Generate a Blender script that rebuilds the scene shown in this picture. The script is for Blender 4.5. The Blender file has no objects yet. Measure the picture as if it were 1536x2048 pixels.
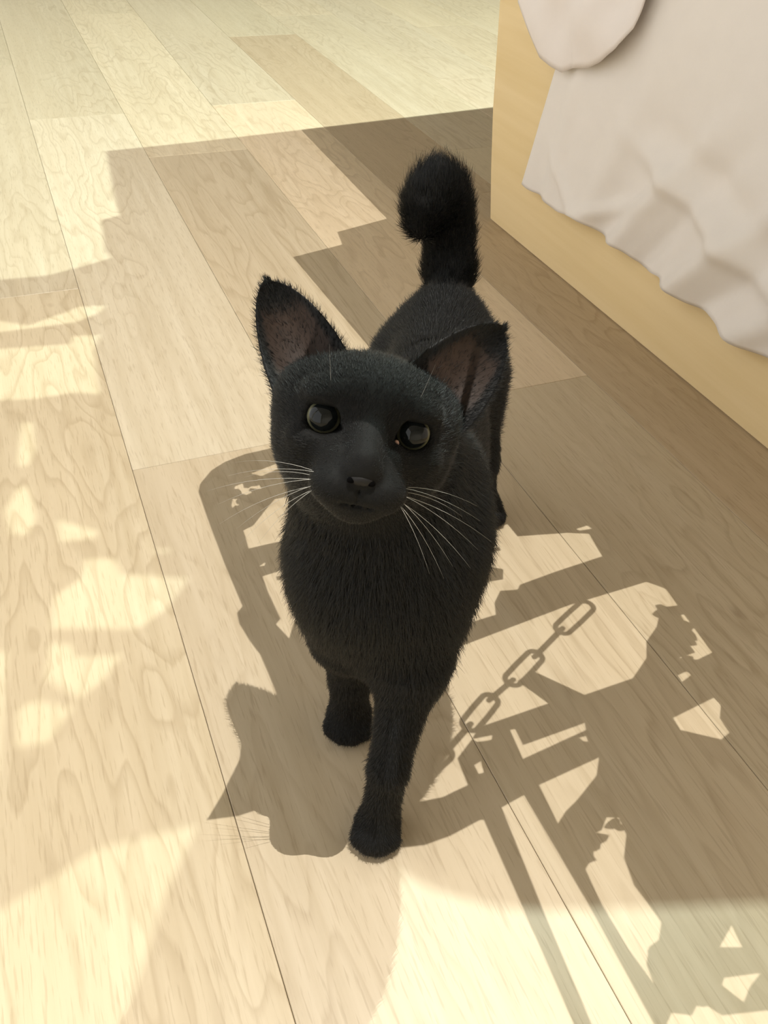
import bpy, bmesh, math, random
import numpy as np
from mathutils import Vector, Matrix
random.seed(7); rng = np.random.default_rng(7)
S = bpy.context.scene
COL = S.collection

# ------------------------------------------------------------------ camera
CAMR = [[0.998484, -0.05504, 0.0], [0.035589, 0.645623, -0.762826], [0.041986, 0.76167, 0.646603]]
cam_d = bpy.data.cameras.new('camera'); cam = bpy.data.objects.new('camera', cam_d); COL.objects.link(cam)
m4 = Matrix(CAMR).to_4x4(); m4.translation = (0, 0, 0.60)
cam.matrix_world = m4
cam_d.sensor_fit = 'VERTICAL'; cam_d.sensor_height = 36.0; cam_d.lens = 1750.0/2048.0*36.0
cam_d.clip_start = 0.02
S.camera = cam
# ------------------------------------------------------------------ world, lights, exposure
S.view_settings.view_transform = 'Standard'; S.view_settings.look = 'None'
S.view_settings.gamma = 1.0; S.view_settings.use_curve_mapping = False
S.view_settings.exposure = 0.0
S.cycles.max_bounces = 5; S.cycles.diffuse_bounces = 4; S.cycles.glossy_bounces = 2; S.cycles.transmission_bounces = 2; S.cycles.caustics_reflective = False; S.cycles.caustics_refractive = False
S.cycles.use_light_tree = False; S.cycles_curves.shape = 'RIBBONS'
w = bpy.data.worlds.new('room_daylight'); S.world = w; w.use_nodes = True
w.node_tree.nodes['Background'].inputs[0].default_value = (1.0, 1.0, 0.98, 1)
w.node_tree.nodes['Background'].inputs[1].default_value = 1.5
LAMP1 = Vector((0.16, 0.38, 2.30)); LAMP2 = Vector((0.60, 2.15, 2.30))
POWER1, POWER2 = 210.0, 265.0
COLOR1, COLOR2 = (1.0, 0.98, 0.92), (0.83, 1.0, 0.92)
RADIUS1, RADIUS2 = 0.0002, 0.0011
TRAY_Z = 1.90

# ------------------------------------------------------------------ helpers
def tag(o, label=None, cat=None, group=None, kind=None):
    for k, v in (('label', label), ('category', cat), ('group', group), ('kind', kind)):
        if v: o[k] = v
    return o
def link(name, me, mat=None, parent=None):
    o = bpy.data.objects.new(name, me); COL.objects.link(o)
    if mat is not None and me is not None and len(me.materials) == 0: me.materials.append(mat)
    if parent is not None: o.parent = parent
    return o
def empty(name, loc=(0, 0, 0), rz=0):
    o = bpy.data.objects.new(name, None); COL.objects.link(o); o.location = loc; o.rotation_euler = (0, 0, rz)
    o.empty_display_size = .05
    return o
def mesh_from(name, verts, faces, smooth=False):
    me = bpy.data.meshes.new(name); me.from_pydata([tuple(v) for v in verts], [], faces); me.update()
    if smooth: me.polygons.foreach_set('use_smooth', [True]*len(me.polygons))
    return me
def bm_mesh(name, bm, smooth=False):
    bmesh.ops.recalc_face_normals(bm, faces=bm.faces)
    me = bpy.data.meshes.new(name); bm.to_mesh(me); bm.free()
    if smooth: me.polygons.foreach_set('use_smooth', [True]*len(me.polygons))
    return me
def box_mesh(name, x0, x1, y0, y1, z0, z1, bev=0.0, seg=2):
    bm = bmesh.new(); bmesh.ops.create_cube(bm, size=1)
    for v in bm.verts:
        v.co = ((x0+x1)/2+v.co.x*(x1-x0), (y0+y1)/2+v.co.y*(y1-y0), (z0+z1)/2+v.co.z*(z1-z0))
    if bev: bmesh.ops.bevel(bm, geom=bm.edges[:]+bm.verts[:], offset=bev, segments=seg, affect='EDGES', profile=.5)
    return bm_mesh(name, bm)
def tube_mesh(name, pts, rads, n=8, closed=False):
    P = [Vector(p) for p in pts]; verts = []; faces = []
    m = len(P); prev = None
    for i in range(m):
        a = P[(i-1) % m] if (closed or i > 0) else P[i]; b = P[(i+1) % m] if (closed or i < m-1) else P[i]
        t = (b-a).normalized()
        if prev is None:
            u = t.orthogonal().normalized()
        else:
            u = (prev - t*prev.dot(t)).normalized()
        prev = u; v = t.cross(u)
        r = rads[i] if hasattr(rads, '__len__') else rads
        for k in range(n):
            an = 2*math.pi*k/n; verts.append(P[i]+u*(math.cos(an)*r)+v*(math.sin(an)*r))
    rng_i = range(m) if closed else range(m-1)
    for i in rng_i:
        j = (i+1) % m
        for k in range(n):
            faces.append((i*n+k, i*n+(k+1) % n, j*n+(k+1) % n, j*n+k))
    if not closed:
        faces.append(tuple(range(n))[::-1]); faces.append(tuple((m-1)*n+k for k in range(n)))
    me = mesh_from(name, verts, faces, True)
    return me
def lathe_mesh(name, prof, n=24):
    verts = []; faces = []
    for r, z in prof:
        for k in range(n):
            a = 2*math.pi*k/n; verts.append((r*math.cos(a), r*math.sin(a), z))
    for i in range(len(prof)-1):
        for k in range(n):
            faces.append((i*n+k, i*n+(k+1) % n, (i+1)*n+(k+1) % n, (i+1)*n+k))
    return mesh_from(name, verts, faces, True)

class NT:
    def __init__(s, name):
        s.m = bpy.data.materials.new(name); s.m.use_nodes = True; s.t = s.m.node_tree; s.n = s.t.nodes
        s.b = s.n['Principled BSDF']
    def new(s, typ, **kw):
        nd = s.n.new(typ)
        for k, v in kw.items(): setattr(nd, k, v)
        return nd
    def l(s, a, b): s.t.links.new(a, b)
    def math(s, op, a, b=None, clamp=False):
        nd = s.new('ShaderNodeMath', operation=op, use_clamp=clamp)
        for i, v in enumerate((a, b)):
            if v is None: continue
            if isinstance(v, (int, float)): nd.inputs[i].default_value = v
            else: s.l(v, nd.inputs[i])
        return nd.outputs[0]
    def mix(s, f, a, b, blend='MIX'):
        nd = s.new('ShaderNodeMix', data_type='RGBA', blend_type=blend)
        for i, v in ((0, f), (6, a), (7, b)):
            if isinstance(v, (int, float)): nd.inputs[i].default_value = v
            elif isinstance(v, tuple): nd.inputs[i].default_value = (*v, 1)
            else: s.l(v, nd.inputs[i])
        return nd.outputs[2]
    def ramp(s, f, stops, interp='LINEAR'):
        nd = s.new('ShaderNodeValToRGB'); nd.color_ramp.interpolation = interp
        e = nd.color_ramp.elements
        while len(e) < len(stops): e.new(.5)
        for el, (p, c) in zip(e, stops): el.position = p; el.color = (*c, 1) if len(c) == 3 else c
        s.l(f, nd.inputs[0]); return nd.outputs[0]
    def noise(s, vec, scale, detail=3, rough=.5, dist=0):
        nd = s.new('ShaderNodeTexNoise'); nd.inputs['Scale'].default_value = scale; nd.inputs['Detail'].default_value = detail
        nd.inputs['Roughness'].default_value = rough; nd.inputs['Distortion'].default_value = dist
        if vec is not None: s.l(vec, nd.inputs['Vector'])
        return nd.outputs['Fac']
    def mapping(s, vec, scale=(1, 1, 1), loc=(0, 0, 0), rot=(0, 0, 0)):
        nd = s.new('ShaderNodeMapping'); nd.inputs['Scale'].default_value = scale; nd.inputs['Location'].default_value = loc
        nd.inputs['Rotation'].default_value = rot; s.l(vec, nd.inputs['Vector']); return nd.outputs[0]
    def bump(s, h, strength=.2, dist=.001):
        nd = s.new('ShaderNodeBump'); nd.inputs['Strength'].default_value = strength; nd.inputs['Distance'].default_value = dist
        s.l(h, nd.inputs['Height']); s.l(nd.outputs[0], s.b.inputs['Normal'])
def simple(name, col, rough=.5, metal=0, spec=.5, nscale=0, namt=.1):
    t = NT(name); t.b.inputs['Roughness'].default_value = rough; t.b.inputs['Metallic'].default_value = metal
    t.b.inputs['Specular IOR Level'].default_value = spec
    tc = t.new('ShaderNodeTexCoord')
    f = t.noise(tc.outputs['Object'], nscale or 20, 2)
    t.l(t.mix(f, tuple(c*(1-namt) for c in col), tuple(min(1, c*(1+namt)) for c in col)), t.b.inputs['Base Color'])
    return t.m

# laminate: pale beech/oak print, tone per plank through the object colour
def laminate():
    t = NT('laminate_oak')
    tc = t.new('ShaderNodeTexCoord'); oi = t.new('ShaderNodeObjectInfo')
    sep = t.new('ShaderNodeSeparateXYZ'); t.l(tc.outputs['Object'], sep.inputs[0])
    off = t.math('MULTIPLY', oi.outputs['Random'], 37.0)
    cmb = t.new('ShaderNodeCombineXYZ'); t.l(t.math('ADD', sep.outputs[0], off), cmb.inputs[0]); t.l(sep.outputs[1], cmb.inputs[1]); t.l(off, cmb.inputs[2])
    v = cmb.outputs[0]
    # cathedral rings: distance-like field warped by stretched noise
    warp = t.noise(t.mapping(v, (1.6, 7, 1)), 1.0, 3, .55)
    fine = t.noise(t.mapping(v, (9, 60, 1)), 1.0, 3, .6)
    field = t.math('ADD', t.math('MULTIPLY', warp, 19.0), t.math('MULTIPLY', fine, .55))
    rings = t.math('FRACT', field)
    ringc = t.ramp(rings, [(0, (0, 0, 0)), (.62, (.08, .08, .08)), (.90, (1, 1, 1)), (1, (0, 0, 0))])
    # only some areas show rings
    area = t.ramp(t.noise(t.mapping(v, (1.3, 3.5, 1), (5, 2, 0)), 1.0, 2), [(.38, (0, 0, 0)), (.55, (1, 1, 1))])
    ring = t.math('MULTIPLY', ringc, area)
    streak = t.noise(t.mapping(v, (3.0, 75, 1)), 1.0, 4, .6)
    dash = t.ramp(t.noise(t.mapping(v, (38, 480, 1)), 1.0, 2, .5), [(.56, (0, 0, 0)), (.68, (1, 1, 1))])
    broad = t.noise(t.mapping(v, (1.2, 8, 1), (9, 0, 0)), 1.0, 2)
    base = t.mix(t.ramp(streak, [(.3, (0, 0, 0)), (.7, (1, 1, 1))]), (0.480, 0.387, 0.261), (0.576, 0.482, 0.348))
    base = t.mix(t.math('MULTIPLY', t.ramp(broad, [(.35, (0, 0, 0)), (.65, (1, 1, 1))]), .45), base, (0.576, 0.466, 0.319))
    base = t.mix(t.math('MULTIPLY', ring, .42), base, (0.355, 0.265, 0.162))
    base = t.mix(t.math('MULTIPLY', dash, .38), base, (0.346, 0.260, 0.162))
    knot = t.ramp(t.noise(t.mapping(v, (6, 14, 1), (3, 3, 0)), 2.0, 1), [(.80, (0, 0, 0)), (.86, (1, 1, 1))])
    base = t.mix(t.math('MULTIPLY', knot, .5), base, (.22, .14, .08))
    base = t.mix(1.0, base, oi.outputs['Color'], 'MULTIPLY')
    t.l(base, t.b.inputs['Base Color'])
    t.b.inputs['Roughness'].default_value = .42; t.b.inputs['Specular IOR Level'].default_value = .45
    return t.m
def pine():
    t = NT('pale_pine'); tc = t.new('ShaderNodeTexCoord'); v = tc.outputs['Object']
    st = t.noise(t.mapping(v, (1.5, 30, 30)), 1.0, 4, .6)
    base = t.mix(t.ramp(st, [(.3, (0, 0, 0)), (.7, (1, 1, 1))]), (.74, .56, .29), (.82, .64, .37))
    k = t.ramp(t.noise(t.mapping(v, (7, 9, 9), (4.3, 1, 2)), 2.0, 1), [(.74, (0, 0, 0)), (.80, (1, 1, 1))])
    base = t.mix(t.math('MULTIPLY', k, .45), base, (.30, .19, .08))
    t.l(base, t.b.inputs['Base Color']); t.b.inputs['Roughness'].default_value = .6; t.b.inputs['Specular IOR Level'].default_value = .3
    t.bump(st, .08, .0005); return t.m
def cloth(name, col):
    t = NT(name); tc = t.new('ShaderNodeTexCoord'); v = tc.outputs['Object']
    n1 = t.noise(t.mapping(v, (40, 40, 40)), 1.0, 4)
    t.l(t.mix(n1, tuple(c*.95 for c in col), col), t.b.inputs['Base Color']); t.b.inputs['Roughness'].default_value = .85
    t.b.inputs['Specular IOR Level'].default_value = .15; t.b.inputs['Sheen Weight'].default_value = .15
    n2 = t.noise(v, 900, 2); t.bump(t.math('ADD', n2, t.math('MULTIPLY', n1, 2.0)), .15, .0006); return t.m
M = {}
M['lam'] = laminate(); M['pine'] = pine(); M['sheet'] = cloth('white_cotton', (.80, .74, .69)); M['flap'] = cloth('white_satin', (.82, .75, .715))
M['wall'] = simple('wall_paint', (.78, .74, .66), .9, 0, .2, 6, .03); M['trimw'] = simple('white_trim', (.80, .77, .70), .5, 0, .4, 12, .03)
M['ceil'] = simple('ceiling_paint', (.50, .47, .42), .9, 0, .2, 6, .03); M['under'] = simple('floor_underlay', (.30, .21, .13), .9, 0, .1, 8, .1)
M['iron'] = simple('black_iron', (.05, .045, .04), .55, .8, .5, 60, .2); M['leaf'] = simple('dark_metal_leaf', (.06, .06, .04), .5, .5, .5, 80, .2)
M['brass'] = simple('aged_brass', (.45, .33, .15), .35, 1, .5, 30, .1)
def bulb_mat():
    t = NT('lit_bulb_glass'); t.b.inputs['Base Color'].default_value = (1, .95, .85, 1)
    t.b.inputs['Emission Color'].default_value = (1, .92, .75, 1); t.b.inputs['Emission Strength'].default_value = 6; return t.m
M['bulb'] = bulb_mat()

# ------------------------------------------------------------------ room
# the boards run along D, N points to their left
D = Vector((-0.40467, 0.91446, 0)); N = Vector((-0.91446, -0.40467, 0))
RZ = math.atan2(D.y, D.x)              # floor frame: local x = along D (s), local y = along N (n)
floor = link('floor', box_mesh('floor', -1.6, 5.4, -4.2, 1.4, -.02, -.009), M['under']); floor.rotation_euler = (0, 0, RZ)
tag(floor, kind='structure')
PW, PL, PT = .1985, 1.285, .009
plank_me = box_mesh('plank', 0, PL-.0005, 0, PW-.0004, -PT, 0, .0005, 1); plank_me.materials.append(M['lam'])
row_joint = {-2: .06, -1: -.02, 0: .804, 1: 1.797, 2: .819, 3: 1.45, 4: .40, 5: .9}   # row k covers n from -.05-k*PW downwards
tones = {(0, 0): (1.09, 1.12, 1.15), (0, -1): (.97, .96, .95), (1, 0): (1.10, 1.11, 1.10), (1, -1): (.96, .95, .93), (2, 0): (1.16, 1.13, 1.11), (2, -1): (.94, .93, .90),  # board tones; far ones behind the cat carry extra painted-in lamp light
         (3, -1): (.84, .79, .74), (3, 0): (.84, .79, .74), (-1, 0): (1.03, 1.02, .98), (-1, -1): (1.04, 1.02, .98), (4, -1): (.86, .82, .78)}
for k in range(-7, 21):
    j0 = row_joint.get(k, random.uniform(0, PL))
    for i in range(-3, 5):
        s0 = j0 + i*PL
        if s0 > 5.2 or s0 + PL < -1.5: continue
        n0 = -.05 - (k)*PW
        # row k sits between n0-PW and n0
        p = link('plank', plank_me, None, floor); p.location = (s0, n0-PW, 0)
        if (k, i) == (1, -1): p.scale.x = 1.7; p.location.x = s0 - .7*PL      # one long uncut board
        if (k, i) == (1, -2): p.location.x = s0 - .7*PL; p.scale.x = .6; p.location.x += .4*PL
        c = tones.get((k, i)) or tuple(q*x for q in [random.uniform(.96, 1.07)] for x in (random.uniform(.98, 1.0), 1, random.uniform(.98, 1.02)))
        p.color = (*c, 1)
def wall(name, s0, s1, n0, n1, z0=0, z1=2.6, mat='wall', par=None):
    o = link(name, box_mesh(name, s0, s1, n0, n1, z0, z1), M[mat]); o.rotation_euler = (0, 0, RZ); return tag(o, kind='structure')
wall('wall_back', 5.30, 5.40, -4.2, 1.4); 
def window_wall():      # left wall with three tall window openings
    bm = bmesh.new()
    def bx(s0, s1, z0, z1):
        g = bmesh.ops.create_cube(bm, size=1)['verts']
        for v in g: v.co = ((s0+s1)/2+v.co.x*(s1-s0), 1.35+v.co.y*.1, (z0+z1)/2+v.co.z*(z1-z0))
    bx(-1.6, 5.3, 0, .06); bx(-1.6, 5.3, 2.5, 2.6)
    for a, b in ((-1.6, -1.3), (.55, .75), (2.6, 2.8), (4.9, 5.3)): bx(a, b, .06, 2.5)
    o = link('wall_left', bm_mesh('wall_left', bm), M['wall']); o.rotation_euler = (0, 0, RZ); tag(o, kind='structure')
window_wall(); wall('wall_right', -1.6, 5.30, -4.2, -4.1)
wall('wall_front', -1.7, -1.6, -4.2, 1.4); wall('ceiling', -1.6, 5.40, -4.2, 1.4, 2.6, 2.68, 'ceil')
wall('baseboard_back', 5.282, 5.30, -4.1, 1.3, 0, .08, 'trimw'); wall('baseboard_left', -1.6, 5.282, 1.282, 1.3, 0, .08, 'trimw'); wall('baseboard_right', -1.6, 5.282, -4.1, -4.082, 0, .08, 'trimw')

# ------------------------------------------------------------------ bed with hanging sheet, at the right
bed = empty('bed', (D*.6 + N*-1.2)[:], RZ)
tag(bed, 'pale pine bed base whose low side board meets the floor right of the cat', 'bed')
def bed_local(s, n, z): return (s-.6, n+1.2, z)
def prism(name, outline, n0, n1, mat, par, bev=.002):   # outline in (s, z), extruded along n
    bm = bmesh.new()
    a = [bm.verts.new(bed_local(s, n1, z)) for s, z in outline]; f = bm.faces.new(a)
    r = bmesh.ops.extrude_face_region(bm, geom=[f])
    for v in r['geom']:
        if isinstance(v, bmesh.types.BMVert): v.co.y += n0-n1
    bmesh.ops.recalc_face_normals(bm, faces=bm.faces)
    bmesh.ops.bevel(bm, geom=bm.edges[:], offset=bev, segments=2, affect='EDGES')
    return link(name, bm_mesh(name, bm), M[mat], par)
prism('side_board', [(-.75, 0), (1.331, 0), (1.350, .08), (1.368, .175), (1.386, .335), (1.392, .45), (-.75, .45)], -.793, -.763, 'pine', bed)
prism('end_board', [(1.30, .03), (1.331, .03), (1.36, .45), (1.33, .45)], -1.68, -.80, 'pine', bed)
prism('side_board', [(-.75, 0), (1.331, 0), (1.392, .45), (-.75, .45)], -1.72, -1.69, 'pine', bed)
mt = empty('mattress', (D*.6 + N*-1.2)[:], RZ); tag(mt, 'thick mattress lying in the pine bed base under the white sheet', 'mattress')
bmn = box_mesh('mattress', -.7-.6, 1.30-.6, -1.68+1.2, -.80+1.2, .10, .56, .03, 3)
link('core', bmn, M['sheet'], mt)

def fold(s, z):
    """outward relief of the hanging sheet in metres"""
    d = .0
    hem = max(0., 1-(z-.09)/.30)
    def ridge(a, w): return math.exp(-(a/w)**2)
    d += .008*math.sin(s*17+1.0+z*3)*(.35+.65*hem)
    d += .006*math.sin(s*41+z*11+.6)*hem**1.5
    d += .014*ridge(s-1.03+.35*(z-.1), .026)*(.15+.9*hem)
    d += .010*ridge(s-1.13+.15*(z-.1), .018)*(.3+.6*hem)
    d += .018*ridge(s-.965+.75*(z-.1), .022)*(.1+hem)
    d -= .012*ridge(s-.90+.70*(z-.1), .020)*(.1+hem)
    d += .020*ridge(s-.83+.95*(z-.1), .024)*(.15+hem)
    d -= .012*ridge(s-.77+.95*(z-.1), .020)*(.1+hem)
    d += .018*ridge(s-.70+1.1*(z-.1), .028)*(.15+hem)
    d += .014*ridge(z-.225-.22*(s-.85), .016)*max(0, min(1, (1.00-s)/.12))
    d -= .008*ridge(z-.265-.22*(s-.85), .020)*max(0, min(1, (.95-s)/.12))
    d += .010*ridge((z-.15)+.5*(s-.98), .012)*ridge(s-.98, .07)
    d += .006*ridge((z-.14)-.7*(s-1.08), .012)*ridge(s-1.08, .06)
    d *= min(1, max(.15, (.36-z)/.08))
    return d*.9
def sheet_mesh():
    NS, NZ = 260, 120; bm = bmesh.new(); rows = []
    for i in range(NS+1):
        row = []
        for j in range(NZ+1):
            fz = j/NZ
            if fz < .72:
                q = fz/.72; z0 = .110
                edge = 1.212 - .062*min(1, q*1.9) + .07*max(0, q-.5)*2
                s = -.70 + (edge+.70)*(i/NS)**.8 if True else 0
                hemw = .003*math.sin(s*26) + .003*math.sin(s*61+1) + .004*math.exp(-((s-1.0)/.08)**2)
                z = z0 + hemw*(1-q) + (.575-z0)*q
                n = -.763 + .016 + max(-.011, fold(s, z)) + .004*q
                if i == NS: n -= .006
            else:
                q = (fz-.72)/.28
                s = -.70 + (1.245+.70)*(i/NS)**.8
                a = min(1, q*6); 
                n = -.745 - .02*math.sin(a*math.pi/2)*1.5 - q*.85
                z = .575 + .012*math.sin(a*math.pi/2) + .004*math.sin(s*17+n*23)
            row.append(bm.verts.new(bed_local(s, n, z)))
        rows.append(row)
    for i in range(NS):
        for j in range(NZ): bm.faces.new((rows[i][j], rows[i+1][j], rows[i+1][j+1], rows[i][j+1]))
    return bm_mesh('bed_sheet', bm, True)
sh = link('bed_sheet', sheet_mesh(), M['sheet']); sh.location = bed.location; sh.rotation_euler = bed.rotation_euler
md = sh.modifiers.new('thick', 'SOLIDIFY'); md.thickness = .0012; md.offset = 1
tag(sh, 'white creased bed sheet hanging down over the pine side board', 'bed sheet')
def flap_mesh():
    # a pillowcase corner that hangs over the sheet, rounded lower edge
    NU, NV = 60, 50; bm = bmesh.new(); rows = []
    low = [(1.262, .352), (1.222, .322), (1.183, .297), (1.15, .293), (1.12, .292), (1.098, .303), (1.06, .312), (1.03, .326), (1.00, .347), (.978, .375), (.966, .41), (.960, .46)]
    for i in range(NU+1):
        f = i/NU*(len(low)-1); a = int(min(f, len(low)-2)); q = f-a
        s0 = low[a][0]*(1-q)+low[a+1][0]*q; z0 = low[a][1]*(1-q)+low[a+1][1]*q
        row = []
        for j in range(NV+1):
            v = j/NV
            s1 = 1.30 - .38*i/NU
            if v < .7:
                k = v/.7; s = s0*(1-k)+s1*k; z = z0*(1-k)+.60*k
                bul = math.sin(math.pi*min(1, i/NU))**.6
                n = -.763+.034+.016*bul*(1-(1-min(1, k*4))**2)+.006*math.sin(s*60+z*35)*min(1, k*3)+.004*math.sin(s*25-z*50)
                if i > NU*.45: n += .007*(1-min(1, k*5))
            else:
                k = (v-.7)/.3; s = s1; z = .60+.02*math.sin(math.pi*k)*.8+.008*math.sin(s*30); n = -.725-.26*k
            row.append(bm.verts.new(bed_local(s, n, z)))
        rows.append(row)
    for i in range(NU):
        for j in range(NV): bm.faces.new((rows[i][j], rows[i+1][j], rows[i+1][j+1], rows[i][j+1]))
    return bm_mesh('pillowcase', bm, True)
fp = link('pillowcase', flap_mesh(), M['flap']); fp.location = bed.location; fp.rotation_euler = bed.rotation_euler
md = fp.modifiers.new('thick', 'SOLIDIFY'); md.thickness = .002; md.offset = -1
tag(fp, 'pinkish white pillowcase corner with rounded edge hanging over the bed sheet', 'pillowcase')

# ------------------------------------------------------------------ cat: signed distance field -> one mesh
def V3(*a): return np.array(a, dtype=np.float64)
HC = V3(-0.0126, 0.3938, 0.3271)
HB = np.array([[0.9886, 0.0629, 0.1365], [-0.0109, -0.8756, 0.483], [-0.1499, 0.479, 0.8649]])      # columns: viewer's right, forward, up
def h2w(l): return HC + HB @ np.asarray(l, dtype=float)
PR = []   # (kind, params, blend, op)
def cap(a, b, ra, rb, k=.02): PR.append(('c', (np.asarray(a, float), np.asarray(b, float), ra, rb), k, 1))
def ell(c, r, k=.02, B=None, op=1): PR.append(('e', (np.asarray(c, float), np.asarray(r, float), np.eye(3) if B is None else B), k, op))
def hell(c, r, k=.01, op=1): ell(h2w(c), r, k, HB, op)
def hcap(a, b, ra, rb, k=.01): cap(h2w(a), h2w(b), ra, rb, k)
# trunk
ell((.044, .685, .195), (.046, .072, .062), .03)
ell((.032, .585, .190), (.047, .105, .060), .03)
ell((.018, .475, .200), (.050, .095, .066), .03)
ell((-.007, .398, .212), (.050, .040, .068), .03)
cap((.045, .69, .235), (.012, .47, .243), .026, .030, .03)
# neck
cap((.008, .445, .238), h2w((0, -.018, -.014)), .054, .046, .03)
# forelegs
cap((.026, .425, .205), (.024, .388, .140), .036, .026, .03)
cap((.024, .388, .140), (.013, .350, .070), .0215, .0128, .015)
cap((.013, .350, .070), (.009, .341, .020), .0125, .0135, .010)
cap((-.022, .43, .205), (-.022, .415, .135), .036, .025, .03)
cap((-.022, .415, .135), (-.019, .430, .065), .0205, .0135, .015)
cap((-.019, .430, .065), (-.019, .434, .020), .0135, .0150, .012)
def paw(x, y, fx, fy, sc=1.0):
    f = V3(fx, fy, 0)/math.hypot(fx, fy); r = V3(-f[1], f[0], 0)
    c = V3(x, y, .0145)
    ell(c, (.0165*sc, .0165*sc, .0135*sc), .010)
    for a, b in ((-.0125, .009), (-.0045, .0145), (.0045, .0145), (.0125, .009)):
        ell(c+r*a*sc+f*b*sc+V3(0, 0, -.004), (.0068*sc, .0068*sc, .0092*sc), .005)
paw(.007, .338, -.03, -1, .97); paw(-.019, .432, -.05, -1, 1.05)
# hind legs
cap((.064, .685, .185), (.072, .645, .120), .039, .026, .03); cap((.072, .645, .120), (.096, .730, .072), .025, .0145, .02); cap((.096, .735, .072), (.103, .722, .018), .0140, .0145, .012); paw(.106, .706, .05, -1, 1.1)
cap((.022, .685, .185), (.014, .640, .120), .044, .030, .03); cap((.014, .640, .120), (.008, .735, .072), .026, .0145, .02); cap((.008, .735, .072), (.004, .722, .018), .0140, .0145, .012); paw(.004, .712, -.02, -1, 1.05)
# short bob tail held straight up, the end folded over to one side
TAIL = [((.046, .735, .225), .024), ((.047, .750, .258), .0195), ((.044, .757, .288), .0185), ((.039, .757, .312), .0195), ((.032, .752, .326), .0195), ((.022, .744, .316), .0180), ((.018, .740, .302), .0130)]
for (a, ra), (b, rb) in zip(TAIL[:-1], TAIL[1:]): cap(a, b, ra, rb, .010)
# head
EYE = [(-.0230, .0340, .0035), (.0230, .0340, .0035)]
hell((0, -.006, .004), (.0480, .046, .0345), .012)
hell((0, .012, .011), (.036, .030, .022), .012)                 # brow
for s in (-1, 1):
    hell((s*.0245, .008, -.013), (.0215, .026, .021), .014)      # cheeks
    hell((s*.0350, -.006, .010), (.0140, .022, .016), .012)     # temples
    hell((s*.0105, .0455, -.0265), (.0135, .0135, .0105), .007) # whisker pads
    hell((s*.0215, .0270, .0150), (.0150, .0110, .0070), .006)  # brow ridges
    hell((s*.0270, .0300, -.0090), (.0125, .0095, .0075), .007) # under the eyes
    hell((s*.0120, .0380, -.0130), (.0090, .0120, .0100), .008) # sides of the muzzle
hcap((0, .029, .013), (0, .0545, -.0115), .0100, .0085, .005)   # bridge of the nose
hell((0, .0560, -.0165), (.0088, .0062, .0062), .004)           # nose tip
hell((0, .0360, -.0370), (.0105, .0115, .0080), .007)           # chin
hell((0, .028, -.027), (.023, .024, .016), .012)                # jaw
for e in EYE:                                                    # eye sockets, mouth line, nostrils
    hell((e[0]*1.02, e[1]+.0015, e[2]), (.0092, .0110, .0082), .003, -1)
    hell((e[0]*.72, e[1]+.0030, e[2]-.0035), (.0040, .0060, .0022), .002, -1)   # inner corner
hell((0, .0590, -.0345), (.0105, .010, .0005), .0018, -1)
hell((0, .0600, -.0290), (.0004, .008, .0040), .0012, -1)
for e in EYE:                                                    # upper lids
    hell((e[0]*1.03, e[1]-.0010, e[2]+.0100), (.0105, .0070, .0042), .002)

def sdf_grid(lo, hi, h):
    ax = [np.arange(lo[i], hi[i]+h, h) for i in range(3)]
    Vv = np.full([len(a) for a in ax], .06, dtype=np.float32)
    for kind, pr, k, op in PR:
        if kind == 'c':
            a, b, ra, rb = pr; pad = max(ra, rb)+.05; bl = np.minimum(a, b)-pad; bh = np.maximum(a, b)+pad
        else:
            c, r, B = pr; pad = max(r)+(.05 if op > 0 else .012); bl = c-pad; bh = c+pad
        sl = []
        for i in range(3):
            i0 = max(0, int(np.searchsorted(ax[i], bl[i]))); i1 = int(np.searchsorted(ax[i], bh[i])); sl.append(slice(i0, i1))
        if any(x.stop <= x.start for x in sl): continue
        X = np.meshgrid(*[ax[i][sl[i]] for i in range(3)], indexing='ij')
        if kind == 'c':
            d = b-a; L2 = d@d
            t = np.clip(((X[0]-a[0])*d[0]+(X[1]-a[1])*d[1]+(X[2]-a[2])*d[2])/L2, 0, 1)
            dist = np.sqrt((X[0]-a[0]-t*d[0])**2+(X[1]-a[1]-t*d[1])**2+(X[2]-a[2]-t*d[2])**2)-(ra+(rb-ra)*t)
        else:
            Y = [(X[0]-c[0])*B[0, i]+(X[1]-c[1])*B[1, i]+(X[2]-c[2])*B[2, i] for i in range(3)]
            k0 = np.sqrt(sum((Y[i]/r[i])**2 for i in range(3))); k1 = np.sqrt(sum((Y[i]/r[i]**2)**2 for i in range(3)))+1e-9
            dist = k0*(k0-1)/k1
        cur = Vv[tuple(sl)]
        if op > 0:
            hh = np.clip(.5+.5*(cur-dist)/k, 0, 1); new = cur*(1-hh)+dist*hh-k*hh*(1-hh)
        else:
            nd = -dist; hh = np.clip(.5-.5*(cur-nd)/k, 0, 1); new = cur*(1-hh)+nd*hh+k*hh*(1-hh)
        Vv[tuple(sl)] = new
    return ax, Vv
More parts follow.
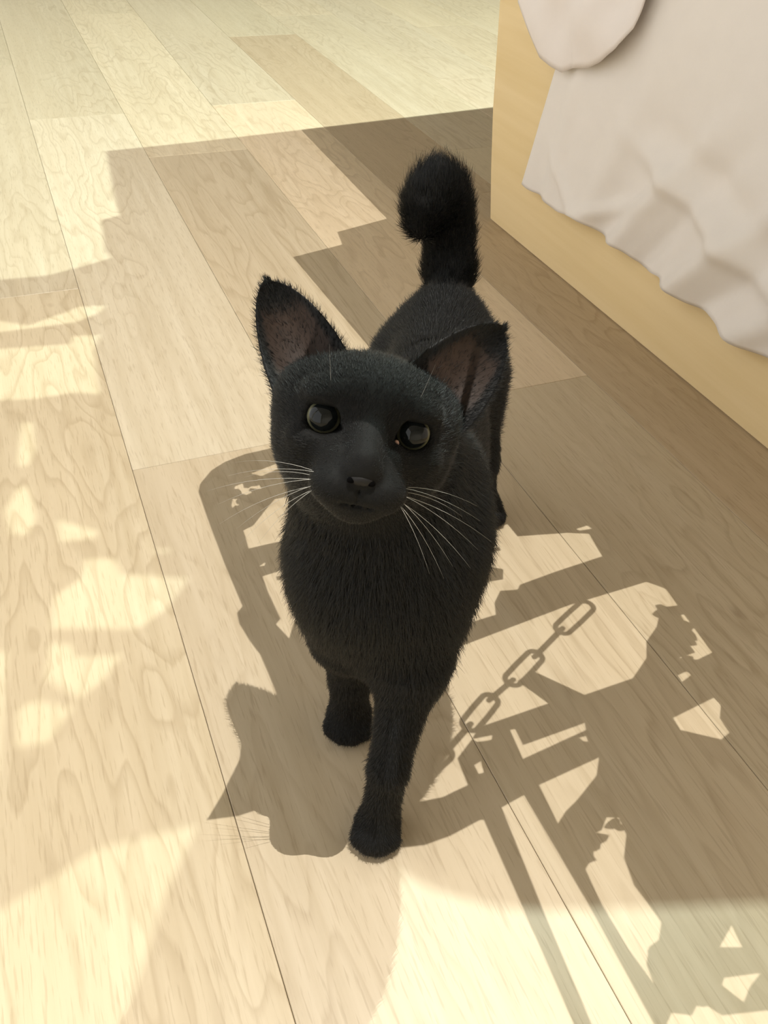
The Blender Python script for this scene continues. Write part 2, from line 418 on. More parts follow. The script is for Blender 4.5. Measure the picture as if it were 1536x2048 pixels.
def surface_nets(ax, Vv, h):
    ins = Vv < 0; sh_ = tuple(n-1 for n in Vv.shape)
    cnt = np.zeros(sh_, np.int8); acc = np.zeros(sh_+(3,), np.float32); cross_n = np.zeros(sh_, np.int8)
    corners = [(i, j, k) for i in (0, 1) for j in (0, 1) for k in (0, 1)]
    def sub(A, c): return A[c[0]:c[0]+sh_[0], c[1]:c[1]+sh_[1], c[2]:c[2]+sh_[2]]
    for c in corners: cnt += sub(ins, c)
    act = (cnt > 0) & (cnt < 8)
    idx = np.argwhere(act); vid = np.full(sh_, -1, np.int64); vid[act] = np.arange(len(idx))
    pos = np.zeros((len(idx), 3)); num = np.zeros(len(idx))
    for a in corners:
        for d in range(3):
            if a[d]: continue
            b = list(a); b[d] = 1
            va = Vv[tuple((idx+a).T)]; vb = Vv[tuple((idx+b).T)]
            m = (va < 0) != (vb < 0); t = np.where(m, va/np.where(m, va-vb, 1), 0)
            p = np.tile(np.array(a, float), (len(idx), 1)); p[:, d] = t
            pos += p*m[:, None]; num += m
    pos = (idx+pos/num[:, None])*h+np.array([a[0] for a in ax])
    F = []
    for d in range(3):
        a1, a2 = [(1, 2), (2, 0), (0, 1)][d]
        s0 = [slice(None)]*3; s1 = [slice(None)]*3; s0[d] = slice(0, -1); s1[d] = slice(1, None)
        ch = np.argwhere(ins[tuple(s0)] != ins[tuple(s1)])
        ok = (ch[:, a1] > 0) & (ch[:, a2] > 0) & (ch[:, a1] < sh_[a1]) & (ch[:, a2] < sh_[a2]) & (ch[:, d] < sh_[d])
        ch = ch[ok]
        q = []
        for o1, o2 in ((0, 0), (1, 0), (1, 1), (0, 1)):
            c = ch.copy(); c[:, a1] -= o1; c[:, a2] -= o2; q.append(vid[tuple(c.T)])
        q = np.stack(q, 1); flip = ~ins[tuple(ch.T)]
        q[flip] = q[flip][:, ::-1]
        F.append(q)
    return pos, np.concatenate(F)
def smooth_mesh(pos, F, it=2, lam=.5):
    E_ = np.concatenate([F[:, [0, 1]], F[:, [1, 2]], F[:, [2, 3]], F[:, [3, 0]]])
    deg = np.bincount(E_.ravel(), minlength=len(pos)).astype(float)
    for _ in range(it):
        acc = np.zeros_like(pos)
        for d in range(3):
            acc[:, d] = np.bincount(E_[:, 0], pos[E_[:, 1], d], len(pos))+np.bincount(E_[:, 1], pos[E_[:, 0], d], len(pos))
        pos = pos*(1-lam)+lam*acc/deg[:, None]
    return pos
hb = .00115
p1, f1 = surface_nets(*(lambda r: (r[0], r[1], hb))(sdf_grid(HC-.085, HC+.085, hb)))
p1 = smooth_mesh(p1, f1, 2)
keepv = (np.linalg.norm(p1-HC, axis=1) < .073)
f1 = f1[keepv[f1].all(1)]
hc_ = .0024
p2, f2 = surface_nets(*(lambda r: (r[0], r[1], hc_))(sdf_grid(V3(-.09, .28, -.012), V3(.15, .80, .40), hc_)))
p2 = smooth_mesh(p2, f2, 3)
keepv = (np.linalg.norm(p2-HC, axis=1) > .068)
f2 = f2[keepv[f2].all(1)]
def compact(p, f):
    u, inv = np.unique(f, return_inverse=True); return p[u], inv.reshape(f.shape)
p1, f1 = compact(p1, f1); p2, f2 = compact(p2, f2)
BP = np.concatenate([p1, p2]); BF = np.concatenate([f1, f2+len(p1)])
BP[:, 2] = np.maximum(BP[:, 2], .0005)
def cat_skin():
    t = NT('black_cat_skin'); t.b.inputs['Roughness'].default_value = .75; t.b.inputs['Specular IOR Level'].default_value = .15
    tc = t.new('ShaderNodeTexCoord'); f = t.noise(tc.outputs['Object'], 300, 3)
    t.l(t.mix(f, (.004, .004, .0035), (.009, .0085, .008)), t.b.inputs['Base Color']); return t.m
def cat_fur():
    t = NT('black_cat_fur'); t.b.inputs['Roughness'].default_value = .40; t.b.inputs['Specular IOR Level'].default_value = .37
    hi = t.new('ShaderNodeHairInfo')
    t.l(t.mix(hi.outputs['Random'], (.0014, .0017, .0018), (.0052, .0058, .0060)), t.b.inputs['Base Color']); return t.m
M['skin'] = cat_skin(); M['fur'] = cat_fur()
cat = empty('cat', (.04, .50, 0)); CO = np.array(cat.location)
tag(cat, 'black short-haired cat with bob tail walking towards the camera and looking up', 'cat')
body_me = bpy.data.meshes.new('body'); body_me.from_pydata((BP-CO).tolist(), [], BF.tolist()); body_me.update()
body_me.polygons.foreach_set('use_smooth', [True]*len(body_me.polygons))
body = link('body', body_me, M['skin'], cat)

# ears: closed cupped shells
def ear_material():
    t = NT('ear_inner_skin'); t.b.inputs['Roughness'].default_value = .6; t.b.inputs['Specular IOR Level'].default_value = .25
    tc = t.new('ShaderNodeTexCoord'); f = t.noise(tc.outputs['Object'], 120, 4)
    at = t.new('ShaderNodeAttribute', attribute_name='inner')
    c = t.mix(f, (.015, .0085, .0055), (.044, .0255, .0170))
    t.l(t.mix(at.outputs['Fac'], (.006, .0055, .005), c), t.b.inputs['Base Color'])
    t.b.inputs['Subsurface Weight'].default_value = 0; return t.m
M['ear'] = ear_material()
EAR_SURF = []
def ear(tip, pin, pout, depth, tw):
    tip, pin, pout = [np.asarray(v, float) for v in (tip, pin, pout)]
    mid = (pin+pout)/2; up = tip-mid; Hh = np.linalg.norm(up); up /= Hh
    ac = pout-pin; W = np.linalg.norm(ac)/2; ac = ac-up*(ac@up); ac /= np.linalg.norm(ac)
    nr = np.cross(ac, up); tocam = V3(0, 0, .6)-mid
    if nr@tocam < 0: nr = -nr
    NU, NV = 28, 30
    fr = []; bk = []; inn = []
    shift = (tip-mid)
    for j in range(NV+1):
        v = -.22+1.22*j/NV
        vv = max(v, 0)
        hw = W*(1-vv**2.3)**.62 if v < 1 else 0
        hw = max(hw, .0012)
        if v < 0: hw = W*(1-.25*(-v))
        for i in range(NU+1):
            u = -1+2*i/NU
            cup = depth*(1-u*u)*(1-.75*vv)+ (.012*(-v) if v < 0 else 0)
            lean = -.006*math.sin(math.pi*min(1, vv))*(1)
            th = .0006+.0016*(1-u*u)*(1-.5*vv)
            base = mid+up*(v*Hh)+ac*(u*hw*(1-.06*(1-u*u)))+nr*(-cup+lean+tw*u*.003)
            edge_v = max(abs(u), vv)
            inn.append(max(0, min(1, (.86-max(abs(u), vv*1.02))/.16))*max(0, min(1, (v-.03)/.25)))
            fr.append(base); bk.append(base-nr*th)
    n = (NU+1)*(NV+1); verts = fr+bk; faces = []
    for j in range(NV):
        for i in range(NU):
            a = j*(NU+1)+i; faces.append((a, a+1, a+NU+2, a+NU+1)); faces.append((n+a, n+a+NU+1, n+a+NU+2, n+a+1))
    for j in range(NV):
        for i in (0, NU):
            a = j*(NU+1)+i; q = (a, a+NU+1, n+a+NU+1, n+a); faces.append(q if i == 0 else q[::-1])
    for i in range(NU):
        a = i; faces.append((a, n+a, n+a+1, a+1)); a = NV*(NU+1)+i; faces.append((a, a+1, n+a+1, n+a))
    bm = bmesh.new(); vs = [bm.verts.new(tuple(v-CO)) for v in verts]
    for f in faces: bm.faces.new([vs[i] for i in f])
    me = bm_mesh('ear', bm, True); at = me.attributes.new('inner', 'FLOAT', 'POINT'); at.data.foreach_set('value', inn+[0.0]*n)
    o = link('ear', me, M['ear'], cat)
    EAR_SURF.append((np.array(fr), np.array(bk), nr, up, ac, np.array(inn), NU, NV))
    return o
ear((-.0716, .4507, .3816), (-.0215, .417, .3525), (-.0610, .402, .3330), .013, 1)
ear((.0608, .4380, .3667), (.0115, .417, .3545), (.0400, .393, .3250), .013, -1)

# eyes
def eye_mat():
    t = NT('cat_eye'); tc = t.new('ShaderNodeTexCoord'); sp = t.new('ShaderNodeSeparateXYZ'); t.l(tc.outputs['Object'], sp.inputs[0])
    r = t.math('SQRT', t.math('ADD', t.math('POWER', sp.outputs[0], 2), t.math('POWER', sp.outputs[1], 2)))
    r = t.math('DIVIDE', r, .0092)
    c = t.ramp(r, [(0, (.004, .005, .005)), (.76, (.006, .007, .007)), (.80, (.06, .058, .035)), (.89, (.13, .125, .075)), (.93, (.06, .06, .04)), (.96, (.012, .011, .010))])
    t.l(c, t.b.inputs['Base Color']); t.b.inputs['Roughness'].default_value = .04; t.b.inputs['Coat Weight'].default_value = 0; t.b.inputs['Coat Roughness'].default_value = .03
    t.b.inputs['Specular IOR Level'].default_value = .28
    return t.m
M['eye'] = eye_mat()
def uv_sphere(name, r, seg=32, rings=20):
    bm = bmesh.new(); bmesh.ops.create_uvsphere(bm, u_segments=seg, v_segments=rings, radius=r); return bm_mesh(name, bm, True)
eye_me = uv_sphere('eye', .0092)
for e in EYE:
    p = h2w((e[0], e[1]-.0045, e[2])); o = link('eye', eye_me, M['eye'], cat); o.location = p-CO
    g = (Vector((0, 0, .6))-Vector(p)).normalized(); g = (g+Vector(HB[:, 1])*.5+Vector(HB[:, 0])*(.10 if e[0] > 0 else -.10)).normalized()
    o.rotation_mode = 'QUATERNION'; o.rotation_quaternion = g.to_track_quat('Z', 'Y')
# pink inner corner of the viewer-right eye
M['pink'] = simple('pink_eye_corner', (.45, .27, .20), .4, 0, .5, 200, .1)
tm = uv_sphere('tear_duct', 1, 12, 8); o = link('tear_duct', tm, M['pink'], cat); o.location = h2w((.0150, .0385, -.0020))-CO; o.scale = (.0014, .0014, .0018)
# nose leather
M['nose'] = simple('black_nose_leather', (.007, .006, .0055), .6, 0, .3, 900, .3)
bm = bmesh.new(); bmesh.ops.create_uvsphere(bm, u_segments=24, v_segments=16, radius=1)
for v in bm.verts:
    x, y, z = v.co; wd = .0070*(1+.35*z)*(1 if z > -1 else 1)
    l = (x*wd*.92, .0572+y*.0052, -.0198+z*.0036-.0012*abs(x))
    v.co = tuple(h2w(l)-CO)
nose = link('nose', bm_mesh('nose', bm, True), M['nose'], cat)

M['nostril'] = simple('nostril_black', (.0012, .001, .001), .9, 0, .05, 50, .1)
nm = uv_sphere('nostril', 1, 14, 10)
for sx in (-1, 1):
    o = link('nostril', nm, M['nostril'], nose); o.location = h2w((sx*.0050, .0598, -.0212))-CO; o.scale = (.0021, .0016, .0015)
# fur: real strands grown from the body mesh
def grow_fur():
    tri = np.concatenate([BF[:, [0, 1, 2]], BF[:, [0, 2, 3]]])
    A, B_, C = BP[tri[:, 0]], BP[tri[:, 1]], BP[tri[:, 2]]
    cr = np.cross(B_-A, C-A); ar = np.linalg.norm(cr, axis=1)/2; nrm = cr/(2*ar[:, None]+1e-15)
    cen = (A+B_+C)/3
    hd = (cen-HC)@HB
    ishead = (np.linalg.norm(cen-HC, axis=1) < .062) | ((hd[:, 1] > .02) & (hd[:, 2] > -.05))
    dens = np.where(ishead, 2.6, 1.35)
    # none inside eye sockets
    eyed = np.min([np.linalg.norm(hd-np.array(e)-np.array((0, .002, 0)), axis=1) for e in EYE], axis=0)
    dens = np.where(eyed < .0095, 0, dens)
    nosed = np.linalg.norm((hd-np.array((0, .060, -.019)))/np.array((1.1, 1, 1)), axis=1); dens = np.where(nosed < .0062, 0, dens)
    dens = np.where(cen[:, 2] < .003, 0, dens)
    wgt = ar*dens; n = 190000
    pick = rng.choice(len(tri), n, p=wgt/wgt.sum())
    r1 = np.sqrt(rng.random(n)); r2 = rng.random(n)
    P = A[pick]*(1-r1)[:, None]+B_[pick]*(r1*(1-r2))[:, None]+C[pick]*(r1*r2)[:, None]
    Nn = nrm[pick]
    # outward check through a blurred normal
    h_ = (P-HC)@HB; ish = ishead[pick]
    # flow
    flow = np.tile(V3(.12, .9, -.35), (n, 1))
    front = (P[:, 1] < .46) & (~ish); flow[front] = V3(.0, .25, -1)
    low = P[:, 2] < .15; flow[low & ~ish] = V3(0, .15, -1)
    tail = (P[:, 1] > .715) & (P[:, 2] > .245); flow[tail] = V3(-.1, .0, 1)
    nose_l = np.array((0, .061, -.016)); away = (h_-nose_l)@HB.T
    flow[ish] = away[ish]/np.linalg.norm(away[ish], axis=1)[:, None]
    T = flow-Nn*np.sum(flow*Nn, 1)[:, None]; T /= np.linalg.norm(T, axis=1)[:, None]+1e-9
    L = np.full(n, .0095)
    L[front] = .0115
    L[low & ~ish] = .0060
    L[P[:, 2] < .035] = .0038
    L[tail] = .0105; L[tail & (P[:, 2] > .325)] = .0150
    dn = np.linalg.norm(h_-nose_l, axis=1)
    L[ish] = np.clip(.0007+(dn[ish]-.012)*.075, .0007, .0075)
    ed = eyed[pick]; L = np.where(ish, np.minimum(L, .0012+np.maximum(0, ed-.0095)*.25), L)
    L *= rng.uniform(.65, 1.2, n)
    jit = rng.normal(0, .16, (n, 3)); T = T+jit; lift = np.where(tail, .75, np.where(ish, .30, .42))[:, None]*rng.uniform(.6, 1.3, (n, 1))
    pts = np.zeros((n, 4, 3)); pts[:, 0] = P-Nn*.0006
    for q, tt in ((1, .33), (2, .66), (3, 1.)):
        pts[:, q] = P+(T*(tt**1.25)*.9+Nn*lift*tt*(1-.35*tt))*L[:, None]
    pts[:, :, 2] = np.maximum(pts[:, :, 2], .0008)
    rad = np.tile(np.array([.00012, .00010, .00007, .00002]), (n, 1))*np.where(ish, .8, 1.15)[:, None]
    # ear fringe and ear backs
    ep = []; er = []
    for fr, bk, nr, up, ac, inn, NU, NV in EAR_SURF:
        m_ = 5200; ii = rng.integers(0, len(fr), m_); rim = inn[ii] < .6
        ii = np.concatenate([ii[rim], rng.integers(0, len(fr), 1500), rng.integers(0, len(fr), 2600)])
        nb = len(ii); root = fr[ii]+rng.normal(0, .0005, (nb, 3)); l_ = rng.uniform(.0022, .0045, nb)
        dirs = up*.75+nr*.35+ac*(((fr[ii]-fr.mean(0))@ac)/.02)[:, None]*.45+rng.normal(0, .22, (nb, 3))
        back = np.arange(nb) >= nb-2600
        root = np.where(back[:, None], bk[ii], root); dirs = np.where(back[:, None], up*.9-nr*.4+rng.normal(0, .2, (nb, 3)), dirs)
        e_ = np.stack([root+dirs*l_[:, None]*t_ for t_ in (0, .33, .66, 1)], 1); ep.append(e_)
        er.append(np.tile(np.array([.00009, .00008, .00005, .00002]), (nb, 1)))
    pts = np.concatenate([pts]+ep); rad = np.concatenate([rad]+er); n = len(pts)
    hc = bpy.data.hair_curves.new('fur'); hc.add_curves([4]*n)
    hc.position_data.foreach_set('vector', (pts-CO).astype(np.float32).ravel())
    ra = hc.attributes.get('radius') or hc.attributes.new('radius', 'FLOAT', 'POINT')
    ra.data.foreach_set('value', rad.astype(np.float32).ravel())
    hc.materials.append(M['fur'])
    o = bpy.data.objects.new('fur', hc); COL.objects.link(o); o.parent = body; tag(o, kind='stuff')
grow_fur()

# whiskers and brow hairs, each a thin tapered strand
M['whisker'] = simple('pale_whisker', (.42, .41, .38), .35, 0, .5, 50, .05)
def whisker(root, tipv, sag, r=.00014):
    a = h2w(root); b = np.asarray(tipv, float); pts = []
    for q in range(9):
        t_ = q/8; p = a*(1-t_)+b*t_; p = p+V3(0, 0, 1)*sag*4*t_*(1-t_); pts.append(tuple(p-CO))
    link('whisker', tube_mesh('whisker', pts, [r*(1-.85*q/8) for q in range(9)], 5), M['whisker'], cat)
def wtip(l): return h2w(l)
for s in (-1, 1):
    for i, (rz, ry) in enumerate([(-.0225, .0495), (-.0245, .0510), (-.0265, .0515), (-.0285, .0505), (-.0235, .0455), (-.0265, .0465), (-.0295, .0470), (-.0315, .0480), (-.026, .0425)]):
        rx = s*(.0155+.0012*(i % 4)+(.003 if i > 3 else 0))
        a = (-8, -22, -38, -52, 0, -15, -30, -46, -8)[i]*math.pi/180; ln = (.050, .055, .050, .042, .045, .058, .052, .046, .04)[i]
        whisker((rx, ry-.002, rz), wtip((rx+s*ln*math.cos(a), ry-.010-.004*(i % 3), rz+ln*math.sin(a)-.004)), .004)
    for i in range(1, 2): whisker((s*(.019+.003*i), .034, .018), wtip((s*(.020+.007*i), .034, .044-.004*i)), 0, .00009)

# ------------------------------------------------------------------ two pendant lamps with added iron trays cut to cast the floor shadows (above the frame)
PLATE1 = [(-0.2229,1.9645),(-0.0221,1.5011),(-0.1045,1.4309),(-0.0925,1.3814),(-0.1667,1.3231),(-0.0351,1.0582),(0.0629,0.9661),(0.0909,0.8474),(0.0897,0.7357),(0.0816,0.6551),(0.0578,0.5831),(0.039,0.5255),(0.0274,0.4634),(0.0173,0.4131),(0.0121,0.368),(0.0142,0.3314),(0.0252,0.3297),(0.0435,0.3331),(0.062,0.3413),(0.085,0.3557),(0.088,0.3558),(0.1007,0.321),(0.1124,0.2889),(0.1379,0.2176),(0.1493,0.1844),(0.3189,0.1925),(0.5039,0.4958),(0.7344,0.9984),(0.9261,2.6004),(0.204,2.2103)]
HOLES1 = [[(0.0946,0.6853),(0.1145,0.6949),(0.1306,0.6994),(0.1396,0.6812),(0.1928,0.6911),(0.2154,0.6914),(0.2242,0.6569),(0.1733,0.6303),(0.1363,0.6093),(0.1332,0.6022),(0.1166,0.5996),(0.1098,0.5831),(0.1102,0.5676),(0.0647,0.546),(0.074,0.5649),(0.1007,0.6017),(0.1056,0.6117),(0.1201,0.6163),(0.1211,0.6298),(0.095,0.6349)],[(0.0642,0.5202),(0.1127,0.5477),(0.1796,0.5851),(0.2626,0.6239),(0.2801,0.6156),(0.2869,0.5932),(0.2696,0.5886),(0.2602,0.5635),(0.2472,0.5447),(0.2434,0.5249),(0.2263,0.5003),(0.1811,0.4792),(0.1397,0.5021),(0.1242,0.4904),(0.1488,0.468),(0.0882,0.4395),(0.0819,0.4273),(0.0695,0.4085),(0.077,0.385),(0.0574,0.3733),(0.0416,0.3689),(0.0251,0.3684),(0.0173,0.3726),(0.0226,0.4134),(0.0325,0.4638),(0.0444,0.5141)],[(0.1138,0.4387),(0.118,0.44),(0.1234,0.4247),(0.1452,0.4349),(0.177,0.4499),(0.1773,0.4429),(0.1222,0.4114)],[(0.1328,0.3885),(0.1841,0.4168),(0.1795,0.3999),(0.1615,0.3776),(0.1509,0.3667),(0.1439,0.3563)],[(0.102,0.3671),(0.1202,0.3789),(0.1394,0.3368),(0.1585,0.2949),(0.1892,0.2202),(0.2017,0.1882),(0.1618,0.1863),(0.1491,0.2181),(0.1262,0.2879)],[(0.1673,0.3306),(0.1681,0.3484),(0.1763,0.3529),(0.1817,0.3636),(0.1913,0.3641),(0.1945,0.35),(0.1895,0.3319),(0.1931,0.3113),(0.2011,0.2973),(0.2074,0.2854),(0.2032,0.2733),(0.1953,0.2679),(0.1914,0.2563),(0.194,0.2444),(0.1814,0.2655),(0.1675,0.2962),(0.159,0.3236)],[(0.2532,0.46),(0.294,0.4842),(0.2981,0.4765),(0.2937,0.4627),(0.2979,0.4483),(0.2889,0.4408),(0.2569,0.4481)],[(0.2865,0.5808),(0.2902,0.5823),(0.3057,0.5358),(0.2892,0.5258),(0.2723,0.5269),(0.2894,0.5346),(0.2866,0.5422),(0.2935,0.5439),(0.291,0.5608)],[(0.2562,0.2864),(0.2597,0.2713),(0.2435,0.2705)],[(0.2418,0.251),(0.2547,0.2533),(0.268,0.2555),(0.2575,0.2456),(0.2509,0.236),(0.2389,0.2462)],[(0.1972,0.2206),(0.2019,0.2276),(0.2146,0.2267),(0.2216,0.2361),(0.2341,0.2277),(0.2653,0.2323),(0.2985,0.231),(0.2866,0.1964),(0.2088,0.1926)],[(0.2674,0.5071),(0.2775,0.5123),(0.2796,0.5079),(0.2697,0.4994)],[(0.0823,0.4278),(0.099,0.4328),(0.0979,0.4279),(0.0863,0.4252)],[(0.0825,0.4033),(0.0883,0.4074),(0.0901,0.397),(0.0857,0.3954)],[(0.2015,0.6973),(0.2157,0.7049),(0.2201,0.6989),(0.2064,0.6946)],[(0.1704,0.435),(0.1764,0.4369),(0.1772,0.4311),(0.1732,0.4318)]]
HANDLE = [(-0.1024,0.8292),(-0.1298,0.8108),(-0.1608,0.7954),(-0.1812,0.7784),(-0.1932,0.7617),(-0.2006,0.737),(-0.1995,0.7233),(-0.1828,0.6834),(-0.1528,0.6159),(-0.1264,0.5606),(-0.13,0.5515),(-0.1257,0.5387),(-0.1125,0.518),(-0.102,0.5043),(-0.0934,0.4868),(-0.0838,0.4664),(-0.0806,0.4587),(-0.0917,0.4301),(-0.1026,0.3961),(-0.1109,0.3647),(-0.1183,0.3434),(-0.0967,0.348),(-0.0738,0.3581),(-0.0546,0.3555),(-0.0349,0.3464),(-0.0153,0.3336),(0.0054,0.3223),(0.0013,0.4121),(-0.0268,0.4977),(-0.0617,0.5392),(-0.0763,0.5473),(-0.0787,0.5241),(-0.0935,0.5411),(-0.0903,0.5482),(-0.1064,0.5817),(-0.1145,0.6021),(-0.0611,0.6325),(-0.0641,0.6659),(-0.1087,0.6501),(-0.1333,0.6391),(-0.1433,0.6671),(-0.1347,0.6748),(-0.1235,0.7063),(-0.1179,0.7202),(-0.0704,0.7346)]
HHOLES = [[(-0.151,0.761),(-0.1249,0.7817),(-0.1177,0.774),(-0.1365,0.7569)],[(-0.1637,0.7376),(-0.1536,0.7456),(-0.1414,0.7484),(-0.1334,0.7351),(-0.1474,0.7236),(-0.1537,0.7062),(-0.1558,0.6897),(-0.1621,0.7055)],[(-0.1207,0.6142),(-0.1136,0.6233),(-0.1136,0.6161)]]
LEAFS = [(-0.1607,0.7224,0.012),(-0.1488,0.715,0.0096),(-0.1476,0.7426,0.0088),(-0.1524,0.6981,0.008),(-0.1347,0.7289,0.0104),(0.1351,0.5956,0.0104),(0.2723,0.5829,0.012),(0.2817,0.5614,0.016),(0.2768,0.5191,0.0136),(0.1664,0.3443,0.012),(0.1567,0.3281,0.0096),(0.1872,0.3577,0.0072),(0.206,0.2668,0.0104),(0.2296,0.2395,0.012),(0.1519,0.4462,0.0064),(0.1387,0.4393,0.0048)]
PLATE2 = [(-0.5872,1.7671),(-0.4204,1.854),(-0.2261,1.964),(0.204,2.2103),(0.9415,2.6548),(0.7344,0.9984),(0.4236,0.3207),(0.2878,0.3072),(0.2021,0.2988),(0.1309,0.2927),(0.096,0.2929),(0.0541,0.3016),(0.0255,0.3148),(0.0072,0.3224),(0.0023,0.3116),(-0.0115,0.2778),(-0.0298,0.2542),(-0.0466,0.2337),(-0.0312,0.1757),(-0.1491,0.17),(-0.143,0.2034),(-0.1383,0.2484),(-0.1359,0.2891),(-0.1292,0.3153),(-0.1237,0.3423),(-0.1581,0.331),(-0.1914,0.3193),(-0.2191,0.2934),(-0.2457,0.2707),(-0.2836,0.2406),(-0.3372,0.3635),(-0.2814,0.367),(-0.3197,0.4938),(-0.3942,0.4942),(-0.6854,1.1613),(-0.5867,1.1899),(-0.5269,1.2109),(-0.4821,1.2496),(-0.4462,1.2868),(-0.4636,1.3126),(-0.5019,1.4291),(-0.4774,1.4544),(-0.5195,1.5653)]
HOLES2 = [[(-0.6186,1.0553),(-0.5426,1.0712),(-0.4981,1.062),(-0.4628,1.1024),(-0.4481,1.1237),(-0.4109,1.1311),(-0.4151,1.1079),(-0.4405,1.0757),(-0.5301,1.0374),(-0.6057,1.0248)],[(-0.5912,0.9904),(-0.5148,0.9962),(-0.4298,1.0187),(-0.4359,1.0383),(-0.3948,1.0484),(-0.3927,1.0056),(-0.3525,0.8981),(-0.3873,0.9014),(-0.4356,0.8808),(-0.4699,0.8752),(-0.5351,0.8578)],[(-0.3924,0.7226),(-0.3783,0.7178),(-0.3541,0.6713),(-0.353,0.6383),(-0.375,0.6395),(-0.3933,0.6743)],[(-0.3386,0.6726),(-0.3176,0.6649),(-0.2874,0.6558),(-0.2851,0.6409),(-0.3214,0.6319)],[(-0.2909,0.6148),(-0.2593,0.6173),(-0.246,0.5966),(-0.2103,0.5966),(-0.1817,0.5961),(-0.1948,0.5536),(-0.2165,0.5235),(-0.2935,0.5179),(-0.3048,0.558),(-0.287,0.5825)],[(-0.2922,0.5085),(-0.2673,0.5056),(-0.2599,0.493),(-0.2202,0.4981),(-0.2314,0.4647),(-0.2449,0.4434),(-0.28,0.4613)],[(-0.278,0.4452),(-0.2453,0.4393),(-0.2499,0.4235),(-0.256,0.3987),(-0.2815,0.3938),(-0.293,0.4315)],[(-0.2473,0.6321),(-0.2111,0.635),(-0.203,0.6233),(-0.2226,0.6246)],[(-0.4327,0.8383),(-0.4139,0.8349),(-0.3932,0.7824),(-0.3917,0.7456),(-0.4081,0.7531)]]
CHAIN = [(0.2006,0.5886),(0.1685,0.5518),(0.1448,0.5225),(0.1175,0.4883),(0.1012,0.4711),(0.0787,0.4389),(0.0617,0.416),(0.0337,0.3867)]
def tray_pt(L, p, z):
    k = z/L.z; return Vector((p[0]+(L.x-p[0])*k, p[1]+(L.y-p[1])*k, z))
def pierced(name, L, outer, holes, z, th, parent, mat):
    cu = bpy.data.curves.new(name, 'CURVE'); cu.dimensions = '2D'; cu.fill_mode = 'BOTH'; cu.extrude = th/2
    o0 = parent.location
    for poly in [outer]+holes:
        sp = cu.splines.new('POLY'); sp.points.add(len(poly)-1); sp.use_cyclic_u = True
        for pt, q in zip(sp.points, poly):
            v = tray_pt(L, q, z)-o0; pt.co = (v.x, v.y, 0, 1)
    tmp = bpy.data.objects.new('tmp', cu); me = bpy.data.meshes.new_from_object(tmp); bpy.data.objects.remove(tmp); bpy.data.curves.remove(cu)
    o = link(name, me, mat, parent); o.location = (0, 0, z-o0.z); return o
def pendant(L, power, color, radius, label, cable_to):
    root = empty('pendant_lamp', (L.x, L.y, 2.6)); tag(root, label, 'lamp')
    o = link('ceiling_rose', lathe_mesh('ceiling_rose', [(0, 0), (.05, 0), (.048, -.012), (.03, -.022), (.006, -.026), (0, -.026)]), M['brass'], root)
    link('cable', tube_mesh('cable', [(0, 0, -.02), (0, 0, -.13)], .003), M['iron'], root)
    link('socket', lathe_mesh('socket', [(0, -.12), (.012, -.122), (.018, -.14), (.018, -.19), (.014, -.20), (0, -.20)]), M['brass'], root)
    link('bulb', lathe_mesh('bulb', [(.011, -.20), (.013, -.21), (.022, -.235), (.025, -.255), (.020, -.275), (.009, -.286), (0, -.288)]), M['bulb'], root)
    ld = bpy.data.lights.new('bulb_light', 'SPOT'); ld.energy = power; ld.color = color; ld.shadow_soft_size = radius; ld.spot_size = math.radians(136); ld.spot_blend = .35   # reflector bulb shining down
    lo = bpy.data.objects.new('bulb_light', ld); COL.objects.link(lo); lo.parent = root; lo.location = L-root.location
    return root
pl1 = pendant(LAMP1, POWER1, COLOR1, RADIUS1, 'black iron pendant lamp with chain and added shadow-casting tray hanging above the cat', None)
pl2 = pendant(LAMP2, POWER2, COLOR2, RADIUS2, 'black iron pendant lamp with added shadow-casting tray hanging behind the chained lamp', None)
pierced('shadow_tray', LAMP1, PLATE1, HOLES1, TRAY_Z, .0015, pl1, M['iron'])  # added light blocker, cut from the floor shadow outlines
pierced('shadow_bracket', LAMP1, HANDLE, HHOLES, TRAY_Z, .0015, pl1, M['iron'])  # bracket shape extended to cast the dark patch left of the cat
pierced('shadow_tray', LAMP2, PLATE2, HOLES2, TRAY_Z, .0015, pl2, M['iron'])  # second added blocker, its holes leave the bright floor patches
def hangers(root, L, pts):
    for p in pts:
        q = tray_pt(L, p, TRAY_Z)-root.location
        link('hanger_rod', tube_mesh('hanger_rod', [(0, 0, -.15), (q.x*.6, q.y*.6, -.30), tuple(q)], .0012, 6), M['iron'], root)
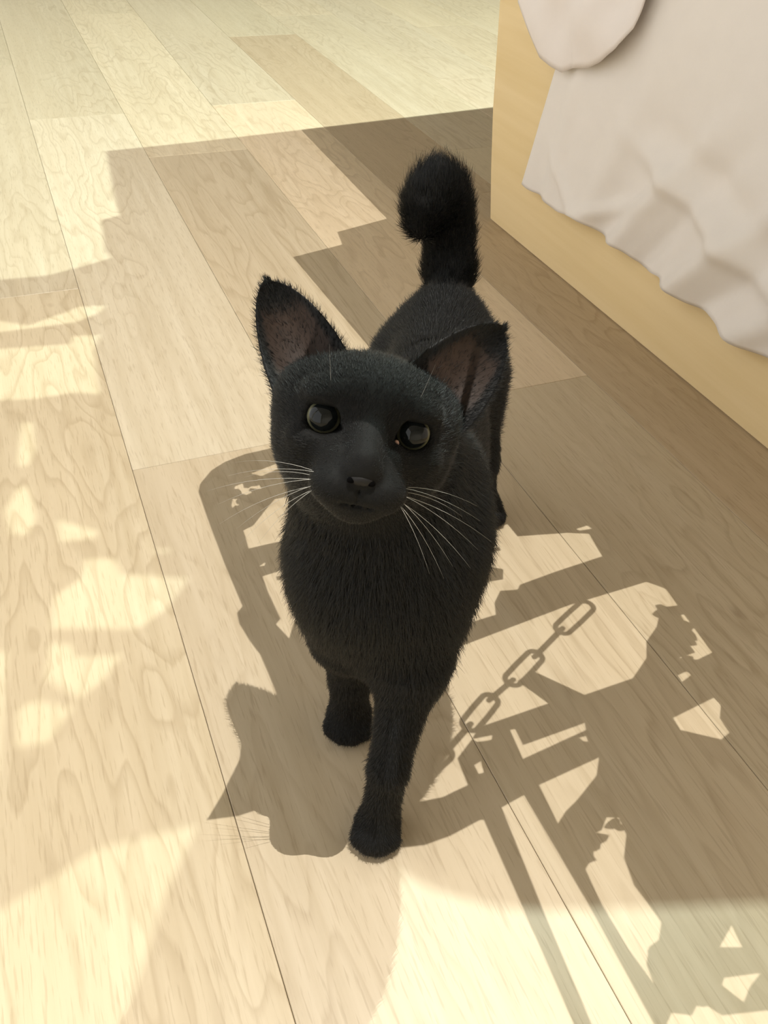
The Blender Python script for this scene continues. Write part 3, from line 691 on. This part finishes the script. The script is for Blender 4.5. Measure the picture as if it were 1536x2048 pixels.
# chain links: alternately flat and upright
def chain_links():
    pts = [tray_pt(LAMP1, p, TRAY_Z+.004)-pl1.location for p in CHAIN]
    for i in range(len(pts)-1):
        a, b = pts[i], pts[i+1]; c = (a+b)/2; d = (b-a); Ln = d.length*.46+.0006; d.normalize()
        flat = i % 2 == 0
        sd = Vector((-d.y, d.x, 0)) if flat else Vector((0, 0, 1))
        if not flat: Ln *= 1.15
        wv = .0013; ring = []
        for k in range(20):
            t_ = 2*math.pi*k/20; x = math.cos(t_); y = math.sin(t_)
            sx = (Ln-wv)*(1 if x > 0 else -1)*(1 if abs(x) > .02 else 0)
            ring.append(c+d*(sx+x*wv)+sd*(y*wv))
        link('chain_link', tube_mesh('chain_link', ring, .00046, 6, True), M['iron'], pl1)
chain_links()
def leaves():
    for i, (x, y, r) in enumerate(LEAFS):
        c = tray_pt(LAMP1, (x, y), TRAY_Z-.002)-pl1.location; k = 1-TRAY_Z/LAMP1.z; rr = r*k; an = random.uniform(0, 6.28)
        vs = []; n = 14
        for q in range(n):
            t_ = 2*math.pi*q/n; rad_ = rr*(1+.28*math.cos(3*t_+i)+.12*math.sin(5*t_))
            vs.append((c.x+rad_*math.cos(t_+an), c.y+rad_*.7*math.sin(t_+an), c.z))
        bm = bmesh.new(); f = bm.faces.new([bm.verts.new(v) for v in vs]); r_ = bmesh.ops.extrude_face_region(bm, geom=[f])
        for v in r_['geom']:
            if isinstance(v, bmesh.types.BMVert): v.co.z += .0008
        link('leaf_ornament', bm_mesh('leaf_ornament', bm), M['leaf'], pl1)
leaves()

hangers(pl1, LAMP1, [(.42, .75), (.36, .45), (.30, 1.5)])
hangers(pl2, LAMP2, [(.42, .75), (.45, 1.10), (.40, .60)])
a_ = tray_pt(LAMP1, (-.10, .60), TRAY_Z)-pl1.location; b_ = tray_pt(LAMP1, (.12, .66), TRAY_Z)-pl1.location
link('support_wire', tube_mesh('support_wire', [tuple(a_), tuple((a_+b_)/2), tuple(b_)], .0005, 6), M['iron'], pl1)
